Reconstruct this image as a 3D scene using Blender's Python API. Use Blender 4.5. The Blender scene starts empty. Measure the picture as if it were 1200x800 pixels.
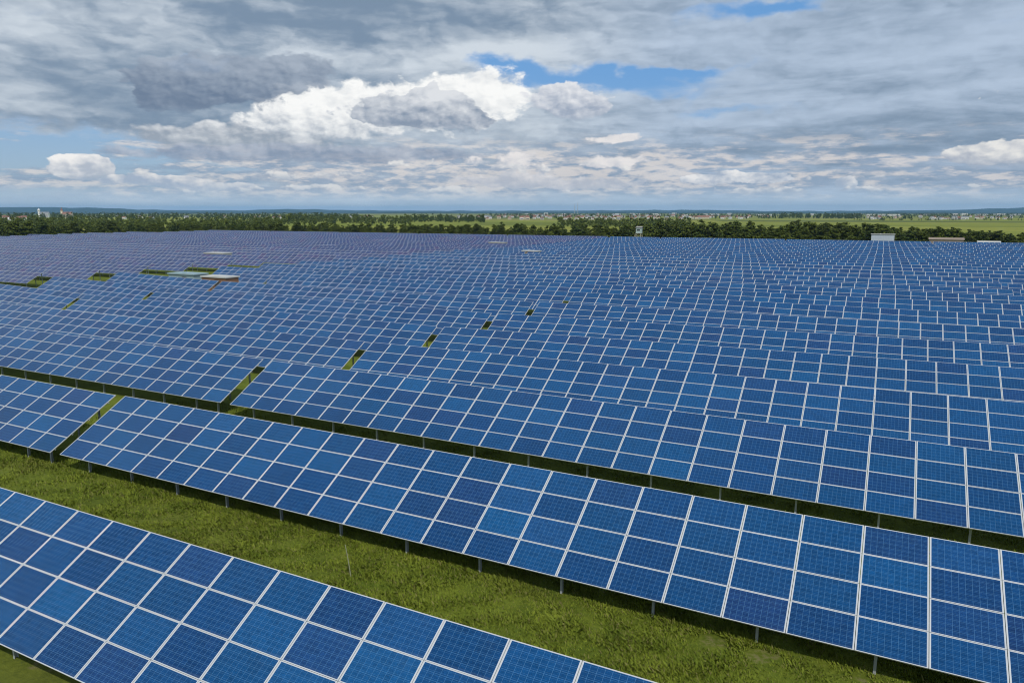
import bpy, bmesh, math, random
import numpy as np
from mathutils import Vector, Matrix

random.seed(7)
rng = np.random.default_rng(11)
S = bpy.context.scene
COL = S.collection
R = math.radians

# ------------------------------------------------------------------ camera
CAM_H = 11.8
FOCAL_PX, PITCH, YAW = 846.41, 0.17762, 0.471338       # for a 1200 px wide frame
cam_d = bpy.data.cameras.new('camera')
cam_d.sensor_fit = 'HORIZONTAL'
cam_d.sensor_width = 36.0
cam_d.lens = FOCAL_PX / 1200.0 * 36.0
cam_d.clip_start = 0.2
cam_d.clip_end = 120000.0
cam = bpy.data.objects.new('camera', cam_d)
COL.objects.link(cam)
cam.location = (0, 0, CAM_H)
cam.rotation_euler = (math.pi / 2 - PITCH, 0, YAW)
S.camera = cam

HEAD = (-math.sin(YAW), math.cos(YAW), 0.0)
RIGHT = (math.cos(YAW), math.sin(YAW), 0.0)
_cp, _sp = math.cos(PITCH), math.sin(PITCH)
_F = np.array([HEAD[0] * _cp, HEAD[1] * _cp, -_sp])
_R = np.array(RIGHT)
_U = np.cross(_R, _F)


def pixel_ray(x, y):
    return _F + _R * (x - 600) / FOCAL_PX + _U * (400 - y) / FOCAL_PX


def az_el(x, y):
    d = pixel_ray(x, y)
    d = d / np.linalg.norm(d)
    return (math.degrees(math.atan2(d @ np.array(RIGHT), d @ np.array(HEAD))), math.degrees(math.asin(d[2])))


def project(p):
    q = np.array(p, float) - np.array([0, 0, CAM_H])
    d = q @ _F
    if d < 0.5:
        return None
    return 600 + FOCAL_PX * (q @ _R) / d, 400 - FOCAL_PX * (q @ _U) / d


# ------------------------------------------------------------------ exposure, sun, world
S.view_settings.view_transform = 'Standard'
S.view_settings.look = 'None'
S.view_settings.exposure = 0.0
S.view_settings.gamma = 1.0
S.view_settings.use_curve_mapping = False
S.cycles.filter_width = 1.1

SUN_EL, SUN_AZ_V = R(50), Vector((0.62, -0.78, 0)).normalized()
sun_dir = Vector((SUN_AZ_V.x * math.cos(SUN_EL), SUN_AZ_V.y * math.cos(SUN_EL), math.sin(SUN_EL)))
sun_d = bpy.data.lights.new('sun', 'SUN')
sun_d.energy = 2.6
sun_d.angle = R(1.0)
sun_d.color = (1.0, 0.95, 0.87)
sun = bpy.data.objects.new('sun', sun_d)
COL.objects.link(sun)
sun.rotation_euler = sun_dir.to_track_quat('Z', 'Y').to_euler()
sun.location = (0, 0, 200)


class Nodes:
    """small expression helper over a node tree"""
    def __init__(self, tree):
        self.t = tree

    def n(self, kind, **kw):
        nd = self.t.nodes.new(kind)
        for k, v in kw.items():
            setattr(nd, k, v)
        return nd

    def put(self, sock, v):
        if isinstance(v, E):
            v = v.s
        if hasattr(v, 'is_linked') or isinstance(v, bpy.types.NodeSocket):
            self.t.links.new(v, sock)
        else:
            if sock.type == 'RGBA' and len(v) == 3:
                v = (*v, 1.0)
            sock.default_value = v

    def math(self, op, a, b=None, c=None, clamp=False):
        nd = self.n('ShaderNodeMath', operation=op, use_clamp=clamp)
        self.put(nd.inputs[0], a)
        if b is not None:
            self.put(nd.inputs[1], b)
        if c is not None:
            self.put(nd.inputs[2], c)
        return E(self, nd.outputs[0])

    def smooth(self, v, a, b, lo=0.0, hi=1.0):
        nd = self.n('ShaderNodeMapRange', interpolation_type='SMOOTHSTEP')
        self.put(nd.inputs[0], v)
        for i, x in enumerate((a, b, lo, hi)):
            self.put(nd.inputs[i + 1], x)
        return E(self, nd.outputs[0])

    def mix(self, f, a, b, mode='MIX'):
        nd = self.n('ShaderNodeMix', data_type='RGBA', blend_type=mode)
        nd.clamp_factor = True
        self.put(nd.inputs[0], f)
        self.put(nd.inputs[6], a)
        self.put(nd.inputs[7], b)
        return E(self, nd.outputs[2])

    def xyz(self, x, y, z=0.0):
        nd = self.n('ShaderNodeCombineXYZ')
        for i, v in enumerate((x, y, z)):
            self.put(nd.inputs[i], v)
        return E(self, nd.outputs[0])

    def sep(self, v):
        nd = self.n('ShaderNodeSeparateXYZ')
        self.put(nd.inputs[0], v)
        return [E(self, o) for o in nd.outputs]

    def dot(self, v, k):
        nd = self.n('ShaderNodeVectorMath', operation='DOT_PRODUCT')
        self.put(nd.inputs[0], v)
        nd.inputs[1].default_value = k
        return E(self, nd.outputs['Value'])

    def noise(self, v, scale, detail=4.0, rough=0.55, lac=2.0, dist=0.0, col=False):
        nd = self.n('ShaderNodeTexNoise', noise_dimensions='3D')
        if v is not None:
            self.put(nd.inputs['Vector'], v)
        nd.inputs['Scale'].default_value = scale
        nd.inputs['Detail'].default_value = detail
        nd.inputs['Roughness'].default_value = rough
        nd.inputs['Lacunarity'].default_value = lac
        nd.inputs['Distortion'].default_value = dist
        return E(self, nd.outputs['Color' if col else 'Fac'])


class E:
    def __init__(self, g, s):
        self.g, self.s = g, s

    def __add__(self, o): return self.g.math('ADD', self, o)
    __radd__ = __add__
    def __sub__(self, o): return self.g.math('SUBTRACT', self, o)
    def __rsub__(self, o): return self.g.math('SUBTRACT', o, self)
    def __mul__(self, o): return self.g.math('MULTIPLY', self, o)
    __rmul__ = __mul__
    def __truediv__(self, o): return self.g.math('DIVIDE', self, o)
    def __rtruediv__(self, o): return self.g.math('DIVIDE', o, self)
    def sat(self): return self.g.math('ADD', self, 0.0, clamp=True)
    def max(self, o): return self.g.math('MAXIMUM', self, o)
    def min(self, o): return self.g.math('MINIMUM', self, o)
    def abs(self): return self.g.math('ABSOLUTE', self)
    def pow(self, o): return self.g.math('POWER', self, o)


def build_world():
    w = bpy.data.worlds.new('World')
    S.world = w
    w.use_nodes = True
    t = w.node_tree
    t.nodes.clear()
    g = Nodes(t)
    out = g.n('ShaderNodeOutputWorld')
    bg = g.n('ShaderNodeBackground')
    STR = 0.1
    bg.inputs['Strength'].default_value = STR
    sky = g.n('ShaderNodeTexSky', sky_type='NISHITA', sun_disc=False)
    sky.sun_elevation = SUN_EL
    sky.sun_rotation = math.atan2(sun_dir.x, sun_dir.y)
    sky.altitude = 300
    sky.air_density = 1.0
    sky.dust_density = 1.0
    sky.ozone_density = 1.6
    tc = g.n('ShaderNodeTexCoord')
    d = E(g, tc.outputs['Generated'])
    r, f = g.dot(d, RIGHT), g.dot(d, HEAD)
    z = g.sep(d)[2]
    az = g.math('ARCTAN2', r, f) * 57.2958
    el = g.math('ARCSINE', z) * 57.2958
    zc = z.max(0.0)
    # plane coordinates of a cloud deck (flattening towards the horizon)
    k = 1.0 / (zc + 0.055)
    q = g.xyz(r * k, f * k, 0.0)
    pv = g.xyz(az * 0.1, el * 0.17, 0.0)                       # for upright cumulus
    # domain warp
    wn = g.sep(g.noise(pv, 1.3, 3.0, 0.6, col=True))
    wf = g.sep(g.noise(pv, 5.0, 3.0, 0.6, col=True))
    az1 = az + (wn[0] - 0.5) * 9.0 + (wf[0] - 0.5) * 2.2
    el1 = el + (wn[1] - 0.5) * 3.6 + (wf[1] - 0.5) * 1.5

    az2, el2 = az * 0.6 + az1 * 0.4, el * 0.6 + el1 * 0.4

    def blob(x, y, rx, ry, warp=True):
        a0, e0 = az_el(x, y)
        sc = 0.0677
        A, B = (az1, el1) if warp else (az2, el2)
        u = (A - a0) / (rx * sc)
        v = (B - e0) / (ry * sc)
        return g.math('EXPONENT', (u * u + v * v) * -1.0)

    def total(items, warp=True):
        s = None
        for it in items:
            b = blob(*it[:4], warp) * it[4]
            s = b if s is None else s + b
        return s

    def px_el(y): return az_el(600, y)[1]

    C = lambda c, m=1.0: tuple(v * m / STR for v in c)
    # ---------- clear sky
    clear = g.mix(0.75, E(g, sky.outputs[0]), g.mix(g.smooth(el, -0.5, 11.0), C((0.36, 0.49, 0.63)), C((0.13, 0.35, 0.72))))
    # ---------- high deck of stratocumulus
    n1 = g.noise(q, 0.55, 4.0, 0.55)
    qd = g.xyz(r * k * 0.8 + 3.1, f * k + 7.7, 0.0)
    n2 = g.noise(qd, 1.1, 5.0, 0.6, dist=0.3)
    def puffs(v, scale, detail=2.0, rough=0.5):
        nd = g.n('ShaderNodeTexVoronoi', feature='SMOOTH_F1', voronoi_dimensions='2D', normalize=True)
        g.put(nd.inputs['Vector'], v)
        nd.inputs['Scale'].default_value = scale
        nd.inputs['Detail'].default_value = detail
        nd.inputs['Roughness'].default_value = rough
        nd.inputs['Smoothness'].default_value = 0.7
        nd.inputs['Randomness'].default_value = 1.0
        return 1.0 - E(g, nd.outputs['Distance']) * 1.6
    wq = g.sep(g.noise(g.xyz(az * 0.1, el * 0.2, 1.0), 2.2, 5.0, 0.6, col=True))
    ax, ey = az * 0.1 + (wq[0] - 0.5) * 0.55, el * 0.23 + (wq[1] - 0.5) * 0.45
    pf = g.xyz(ax, ey, 5.0)
    pfs = g.xyz(ax + 0.05, ey + 0.09, 5.0)
    n6 = g.noise(pf, 1.5, 4.0, 0.52)
    n6s = g.noise(pfs, 1.5, 4.0, 0.52)
    n7 = g.noise(pf, 7.0, 4.0, 0.6)
    pu = puffs(g.xyz(ax, ey * 1.15, 0.0), 2.6)
    pus = puffs(g.xyz(ax + 0.045, ey * 1.15 + 0.08, 0.0), 2.6)
    fluff = (n6 - n6s) * 1.6 + (pu - pus) * 0.55 - (n6 - 0.5) * 1.1 + (n7 - 0.5) * 0.18
    n3 = g.noise(g.xyz(az * 0.06, el * 0.32, 3.0), 2.2, 4.0, 0.58, dist=0.4)
    gaps = total([(60, 190, 140, 27, 1.1), (228, 68, 40, 7, 0.5), (690, 92, 120, 15, 0.50), (895, 10, 70, 9, 0.42), (800, 80, 60, 7, 0.3),
                  (880, 128, 70, 7, 0.25), (590, 80, 40, 8, 0.28), (190, 205, 120, 10, 0.3), (790, 108, 50, 12, 0.25)])
    cover = n1 * 0.62 + n3 * 0.22 + n6 * 0.40 + (pu - 0.5) * 0.14 + (n7 - 0.5) * 0.12 + 0.17 - gaps
    deck_a = g.smooth(cover, 0.36, 0.68)
    dark = total([(440, 25, 210, 30, 0.58), (60, 60, 260, 60, 0.02), (250, 108, 130, 34, 0.30), (60, 150, 220, 16, 0.20),
                  (1000, 175, 300, 30, 0.14)])
    light = total([(620, 60, 160, 40, 0.30), (1000, 60, 300, 50, 0.08), (330, 62, 60, 14, 0.30), (190, 30, 90, 9, 0.15),
                   (420, 65, 90, 18, 0.12), (860, 110, 160, 30, 0.12)])
    sh = (n2 - 0.5) * (0.65 + g.smooth(az, 0.0, 14.0) * 0.75) + (n3 - 0.5) * 0.8 + fluff * (1.0 - g.smooth(az, 2.0, 16.0) * 0.3) + 0.55 - dark + light
    deck_c = g.mix(g.smooth(sh, 0.0, 1.05), C((0.205, 0.282, 0.385)), g.mix(g.smooth(az, 0.0, 14.0), C((0.66, 0.72, 0.78)), C((0.49, 0.59, 0.73))))
    # thin edges of the deck glow paler
    deck_c = g.mix((1.0 - deck_a) * 0.5, deck_c, C((0.62, 0.70, 0.82)))
    col = g.mix(deck_a * 0.97, clear, deck_c)
    # ---------- low far bands near the horizon
    hb = g.xyz(az * 0.10, el * 0.62, 9.0)
    n4 = g.noise(hb, 2.0, 5.0, 0.58, dist=0.25)
    n5 = g.noise(g.xyz(az * 0.2, el * 0.8, 4.0), 3.2, 4.0, 0.6)
    band = g.smooth(el, 0.2, 1.6) * (1.0 - g.smooth(el, 4.2, 6.2))
    bm = g.smooth(n4 + total([(300, 205, 260, 26, 0.12), (640, 205, 220, 30, 0.18), (1000, 215, 260, 14, 0.1), (60, 170, 90, 20, -0.2)]), 0.42, 0.62) * band
    bc = g.mix(g.smooth(n5 + (n4 - 0.5) * 0.6 + total([(620, 205, 200, 24, 0.10)]), 0.42, 0.68), C((0.30, 0.38, 0.50)), C((0.80, 0.74, 0.70)))
    col = g.mix(bm * 0.8, col, bc)

    # ---------- single cumulus: (blobs, base y, top y, tone of base, tone of top, opacity)
    pa, pe = az * 0.1 + (wf[0] - 0.5) * 0.12, el * 0.17 + (wf[1] - 0.5) * 0.12
    bil = puffs(g.xyz(pa, pe, 0.0), 5.5, 3.0, 0.55) * 0.8 + (g.noise(pv, 9.0, 3.0, 0.6) - 0.5) * 0.35 + 0.06
    big = g.noise(pv, 2.6, 3.0, 0.58)
    up = g.xyz(az * 0.1 + 0.035, el * 0.17 + 0.05, 0.0)
    bils = puffs(g.xyz(pa + 0.022, pe + 0.036, 0.0), 5.5, 3.0, 0.55) * 0.8 + (g.noise(up, 9.0, 3.0, 0.6) - 0.5) * 0.35 + 0.06
    rel = (bil - bils) * 1.1 + (big - g.noise(g.xyz(az * 0.1 + 0.07, el * 0.17 + 0.11, 0.0), 2.6, 3.0, 0.58)) * 1.8

    def cumulus(col, blobs, y_base, y_top, base, top, th=0.42, soft=0.16, alpha=1.0, det=1.0, warp=False):
        m = total(blobs, warp) + (bil - 0.5) * 0.75 * det + (big - 0.5) * 0.9 * det
        floor = g.smooth(el * 0.7 + el1 * 0.3, px_el(y_base + 5), px_el(y_base - 9))
        a = g.smooth(m, th, th + soft) * floor * alpha
        hgt = g.smooth(el + rel * 1.4, px_el(y_base), px_el(y_top))
        c = g.mix((hgt * 0.80 + rel * 0.62 + 0.08).sat(), C(base), C(top))
        return g.mix(a, col, c)

    # white sunlit mass in the middle
    col = cumulus(col, [(240, 160, 110, 16, 0.8), (330, 160, 110, 20, 0.6)], 178, 136, (0.34, 0.39, 0.46), (0.82, 0.83, 0.84), 0.45, 0.3, 0.95)
    col = cumulus(col, [(420, 122, 120, 34, 1.0), (575, 112, 70, 32, 0.8), (360, 150, 90, 16, 0.6)],
                  172, 136, (0.45, 0.50, 0.57), (1.0, 1.0, 0.98), 0.45, 0.24)
    # flat shaded underside
    col = cumulus(col, [(250, 178, 170, 9, 0.8), (520, 186, 220, 12, 0.7), (400, 176, 120, 8, 0.5)], 194, 160, (0.25, 0.31, 0.42), (0.50, 0.54, 0.62), 0.5, 0.3, 0.85)
    # grey cumulus standing in front of it
    col = cumulus(col, [(450, 136, 58, 22, 1.0), (500, 122, 44, 24, 0.9), (550, 138, 50, 16, 0.7)], 156, 104, (0.25, 0.31, 0.41), (0.76, 0.78, 0.81), 0.5, 0.14, 0.97, 0.9, True)
    # dark cloud over the white mass
    col = cumulus(col, [(255, 106, 80, 30, 1.1), (320, 80, 100, 24, 0.7), (200, 92, 70, 22, 0.5)], 142, 66, (0.15, 0.205, 0.30), (0.38, 0.44, 0.53), 0.5, 0.2, 0.92, 0.9, True)
    # cumulus at the right of the blue gap and little ones
    col = cumulus(col, [(668, 122, 50, 17, 1.1), (648, 106, 24, 14, 0.7)], 140, 100, (0.36, 0.42, 0.53), (0.82, 0.83, 0.86), 0.5, 0.14)
    col = cumulus(col, [(104, 200, 32, 13, 1.1), (98, 190, 20, 13, 0.9)], 217, 186, (0.50, 0.54, 0.61), (1.0, 0.97, 0.93), 0.52, 0.10, 1.0, 0.75)
    col = cumulus(col, [(30, 217, 40, 5, 0.8), (150, 214, 40, 6, 0.8), (205, 210, 40, 9, 0.9), (270, 214, 50, 7, 0.7)], 224, 202, (0.42, 0.49, 0.60), (0.86, 0.84, 0.82), 0.55, 0.14)
    col = cumulus(col, [(720, 163, 32, 8, 0.9), (735, 190, 40, 8, 0.6), (600, 190, 120, 16, 0.7), (700, 215, 100, 9, 0.7), (590, 213, 90, 9, 0.6)],
                  226, 175, (0.50, 0.53, 0.60), (0.92, 0.87, 0.84), 0.5, 0.2, 0.9)
    col = cumulus(col, [(870, 204, 42, 7, 1.0), (825, 212, 30, 7, 0.9), (905, 208, 30, 5, 0.6), (993, 212, 15, 8, 1.0), (1010, 222, 40, 5, 0.5)],
                  222, 196, (0.40, 0.47, 0.58), (0.92, 0.90, 0.88), 0.5, 0.12)
    col = cumulus(col, [(1160, 185, 48, 13, 1.0), (1195, 188, 30, 14, 0.7)], 206, 172, (0.42, 0.46, 0.54), (0.88, 0.86, 0.82), 0.5, 0.14)
    # rows of small distant cumulus
    for bl, yb, yt in (([(360, 206, 230, 9, 0.62)], 213, 194), ([(590, 196, 150, 11, 0.62)], 206, 182), ([(430, 222, 330, 6, 0.62)], 228, 214),
                       ([(880, 222, 260, 6, 0.60)], 228, 214), ([(1040, 208, 130, 7, 0.58)], 214, 200)):
        col = cumulus(col, bl, yb, yt, (0.36, 0.42, 0.52), (0.86, 0.84, 0.81), 0.5, 0.16, 0.85, 1.5)
    # low air near the horizon
    hz = g.smooth(el, 2.2, 0.1)
    col = g.mix(hz * 0.7, col, C((0.70, 0.84, 0.97)))
    g.put(bg.inputs['Color'], col)
    t.links.new(bg.outputs[0], out.inputs['Surface'])
    w.cycles.sampling_method = 'MANUAL'
    w.cycles.sample_map_resolution = 512


build_world()

# ------------------------------------------------------------------ helpers
GROUP_TABLES = 'solar tables of the ground mounted field'


def tag(o, label=None, cat=None, group=None, kind=None):
    if label: o['label'] = label
    if cat: o['category'] = cat
    if group: o['group'] = group
    if kind: o['kind'] = kind
    return o


def empty(name, loc, rz=0.0):
    o = bpy.data.objects.new(name, None)
    o.empty_display_size = 0.3
    COL.objects.link(o)
    o.location = loc
    o.rotation_euler = (0, 0, rz)
    return o


class MB:
    def __init__(self):
        self.v, self.f, self.m, self.uv = [], [], [], {}

    def box(self, x0, x1, y0, y1, z0, z1, mat=0):
        b = len(self.v)
        self.v += [(x0, y0, z0), (x1, y0, z0), (x1, y1, z0), (x0, y1, z0), (x0, y0, z1), (x1, y0, z1), (x1, y1, z1), (x0, y1, z1)]
        for q in ((0, 3, 2, 1), (4, 5, 6, 7), (0, 1, 5, 4), (1, 2, 6, 5), (2, 3, 7, 6), (3, 0, 4, 7)):
            self.f.append(tuple(b + i for i in q)); self.m.append(mat)
        return self

    def face(self, pts, mat=0, uv=None):
        b = len(self.v)
        self.v += [tuple(p) for p in pts]
        if uv: self.uv[len(self.f)] = uv
        self.f.append(tuple(range(b, b + len(pts)))); self.m.append(mat)
        return self

    def bar(self, a, b, w, h=None, mat=0):
        a, b = Vector(a), Vector(b)
        h = h or w
        d = (b - a).normalized()
        s = d.cross(Vector((0, 0, 1)))
        if s.length < 1e-3: s = Vector((1, 0, 0))
        s.normalize(); u = s.cross(d)
        k = len(self.v)
        for p in (a, b):
            for i, j in ((-1, -1), (1, -1), (1, 1), (-1, 1)):
                self.v.append(tuple(p + s * (i * w / 2) + u * (j * h / 2)))
        for q in ((3, 2, 1, 0), (4, 5, 6, 7), (0, 1, 5, 4), (1, 2, 6, 5), (2, 3, 7, 6), (3, 0, 4, 7)):
            self.f.append(tuple(k + i for i in q)); self.m.append(mat)
        return self

    def tube(self, pts, radii, seg=7, mat=0):
        rings = []
        for i, p in enumerate(pts):
            p = Vector(p)
            d = (Vector(pts[min(i + 1, len(pts) - 1)]) - Vector(pts[max(i - 1, 0)])).normalized()
            s = d.cross(Vector((0.3, 1, 0.1))).normalized(); u = s.cross(d)
            k = len(self.v)
            for j in range(seg):
                a = 2 * math.pi * j / seg
                self.v.append(tuple(p + (s * math.cos(a) + u * math.sin(a)) * radii[i]))
            rings.append(k)
        for a, b in zip(rings, rings[1:]):
            for j in range(seg):
                self.f.append((a + j, a + (j + 1) % seg, b + (j + 1) % seg, b + j)); self.m.append(mat)
        self.f.append(tuple(rings[-1] + j for j in range(seg))); self.m.append(mat)
        self.f.append(tuple(rings[0] + j for j in reversed(range(seg)))); self.m.append(mat)
        return self

    def mesh(self, name, mats):
        me = bpy.data.meshes.new(name)
        me.from_pydata(self.v, [], self.f)
        for m in mats: me.materials.append(m)
        me.polygons.foreach_set('material_index', self.m)
        if self.uv:
            uvl = me.uv_layers.new(name='UVMap')
            for fi, uv in self.uv.items():
                for li, c in zip(me.polygons[fi].loop_indices, uv):
                    uvl.data[li].uv = c
        me.update()
        return me

    def build(self, name, mats, parent=None, loc=None):
        o = bpy.data.objects.new(name, self.mesh(name, mats if isinstance(mats, (list, tuple)) else [mats]))
        COL.objects.link(o)
        if parent: o.parent = parent
        if loc: o.location = loc
        return o


def obj(name, me, parent=None, loc=(0, 0, 0), rot=(0, 0, 0)):
    o = bpy.data.objects.new(name, me)
    COL.objects.link(o)
    if parent: o.parent = parent
    o.location = loc
    o.rotation_euler = rot
    return o


def quads_mesh(name, V, mats, n=4):
    """V: (k, n, 3) array of separate faces"""
    k = len(V)
    me = bpy.data.meshes.new(name)
    me.vertices.add(k * n); me.loops.add(k * n); me.polygons.add(k)
    me.vertices.foreach_set('co', np.asarray(V, np.float32).ravel())
    me.loops.foreach_set('vertex_index', np.arange(k * n, dtype=np.int32))
    me.polygons.foreach_set('loop_start', np.arange(0, k * n, n, dtype=np.int32))
    for m in mats: me.materials.append(m)
    me.update(calc_edges=True)
    return me


# ------------------------------------------------------------------ materials
def new_mat(name):
    m = bpy.data.materials.new(name)
    m.use_nodes = True
    g = Nodes(m.node_tree)
    p = m.node_tree.nodes['Principled BSDF']
    return m, g, p


def simple(name, c, rough=0.6, metal=0.0, var=0.12, scale=3.0):
    m, g, p = new_mat(name)
    tc = g.n('ShaderNodeTexCoord')
    n = g.noise(E(g, tc.outputs['Object']), scale, 5, 0.6)
    f = (n - 0.5) * (2 * var) + 1.0
    cc = g.mix(1.0, c, g.xyz(f, f, f), 'MULTIPLY')
    g.put(p.inputs['Base Color'], cc)
    p.inputs['Roughness'].default_value = rough
    p.inputs['Metallic'].default_value = metal
    return m


def glass_material():
    m, g, p = new_mat('module_glass')
    uvn = g.n('ShaderNodeUVMap', uv_map='UVMap')
    uv = g.sep(E(g, uvn.outputs[0]))
    oi = g.n('ShaderNodeObjectInfo')
    rnd = E(g, oi.outputs['Random'])
    iu, iv = g.math('FLOOR', uv[0]), g.math('FLOOR', uv[1])
    fu, fv = uv[0] - iu, uv[1] - iv
    wn = g.n('ShaderNodeTexWhiteNoise', noise_dimensions='4D')
    g.put(wn.inputs['Vector'], g.xyz(iu, iv, 0.5)); g.put(wn.inputs['W'], rnd * 91.7)
    rc = g.sep(E(g, wn.outputs['Color']))
    # cells 10 x 6 with a white border
    mu, mv = 0.008, 0.006
    cu, cv = (fu - mu) / (1 - 2 * mu) * 10.0, (fv - mv) / (1 - 2 * mv) * 6.0
    inside = g.math('GREATER_THAN', cu, 0.0) * g.math('LESS_THAN', cu, 10.0) * g.math('GREATER_THAN', cv, 0.0) * g.math('LESS_THAN', cv, 6.0)
    tri = lambda x: (g.math('FRACT', x) - 0.5).abs()             # 0.5 on the cell edge
    line = g.math('GREATER_THAN', tri(cu).max(tri(cv)), 0.5 - 0.022)
    bus = (g.math('LESS_THAN', ((tri(cv) - 0.25).abs()), 0.014))
    cn = g.n('ShaderNodeTexWhiteNoise', noise_dimensions='4D')
    g.put(cn.inputs['Vector'], g.xyz(g.math('FLOOR', uv[0] * 0.0 + cu) + iu * 13.0, g.math('FLOOR', cv) + iv * 17.0, 0.3))
    g.put(cn.inputs['W'], rnd * 37.0)
    cellr = E(g, cn.outputs['Value'])
    base = g.mix(rc[0], (0.0035, 0.046, 0.158), (0.004, 0.066, 0.196))
    base = g.mix(g.smooth(rc[1], 0.70, 1.0) * 0.55, base, (0.013, 0.041, 0.150))
    base = g.mix(g.smooth(rc[2], 0.80, 1.0) * 0.6, base, (0.006, 0.076, 0.21))
    cry = g.n('ShaderNodeTexVoronoi', voronoi_dimensions='3D', feature='F1')
    g.put(cry.inputs['Vector'], g.xyz(uv[0] * 70.0, uv[1] * 42.0, rnd * 50.0))
    cry.inputs['Scale'].default_value = 1.0
    grain = g.sep(E(g, cry.outputs['Color']))[0]
    k = (cellr * 0.20 + 0.90) * (grain * 0.36 + 0.82) * (rc[2] * 0.22 + 0.86)
    base = g.mix(1.0, base, g.xyz(k, k, k), 'MULTIPLY')
    base = g.mix(1.0, base, E(g, oi.outputs['Color']), 'MULTIPLY')
    c = g.mix(bus * 0.36, base, (0.11, 0.28, 0.50))
    c = g.mix(line * 0.45, c, (0.13, 0.32, 0.56))
    c = g.mix((1.0 - inside) * 0.9, c, (0.62, 0.66, 0.70))
    # dust film
    tc = g.n('ShaderNodeTexCoord')
    dn = g.noise(E(g, tc.outputs['Object']), 0.9, 5, 0.6)
    c = g.mix(g.smooth(fv, 0.09, 0.02) * g.smooth(dn, 0.3, 0.7) * 0.10, c, (0.26, 0.26, 0.24))
    c = g.mix(g.smooth(dn, 0.45, 0.8) * 0.025, c, (0.30, 0.32, 0.34))
    g.put(p.inputs['Base Color'], c)
    g.put(p.inputs['Roughness'], dn * 0.12 + 0.06)
    p.inputs['IOR'].default_value = 1.30       # anti-reflective solar glass
    return m


M = {}
M['glass'] = glass_material()
M['alu'] = simple('module_frame_aluminium', (0.56, 0.575, 0.59), 0.45, 0.1, 0.06, 2.0)
M['steel'] = simple('galvanised_steel', (0.46, 0.49, 0.51), 0.5, 0.2, 0.15, 4.0)
M['back'] = simple('module_backsheet', (0.6, 0.6, 0.6), 0.7)


def leaf_material(name, c1, c2, c3=None):
    m, g, p = new_mat(name)
    geo = g.n('ShaderNodeNewGeometry')
    oi = g.n('ShaderNodeObjectInfo')
    pos = E(g, geo.outputs['Position'])
    n = g.noise(pos, 0.35, 4, 0.65)
    ri = E(g, geo.outputs['Random Per Island'])
    f = (g.smooth(n, 0.35, 0.68) * 0.55 + ri * 0.45).sat()
    c = g.mix(f, c1, c2)
    c = g.mix(E(g, oi.outputs['Random']) * 0.55, c, c3 or c2)
    g.put(p.inputs['Base Color'], c)
    p.inputs['Roughness'].default_value = 0.65
    p.inputs['Specular IOR Level'].default_value = 0.1
    return m


M['leaf'] = leaf_material('foliage_green', (0.055, 0.082, 0.014), (0.150, 0.180, 0.032), (0.105, 0.130, 0.024))
M['leaf_y'] = leaf_material('foliage_yellow_green', (0.040, 0.060, 0.012), (0.11, 0.13, 0.03), (0.07, 0.09, 0.02))
M['leaf_d'] = leaf_material('foliage_dark', (0.044, 0.070, 0.015), (0.110, 0.145, 0.030), (0.070, 0.100, 0.022))
M['bark'] = simple('bark', (0.075, 0.058, 0.042), 0.9, 0, 0.4, 6.0)


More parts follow.
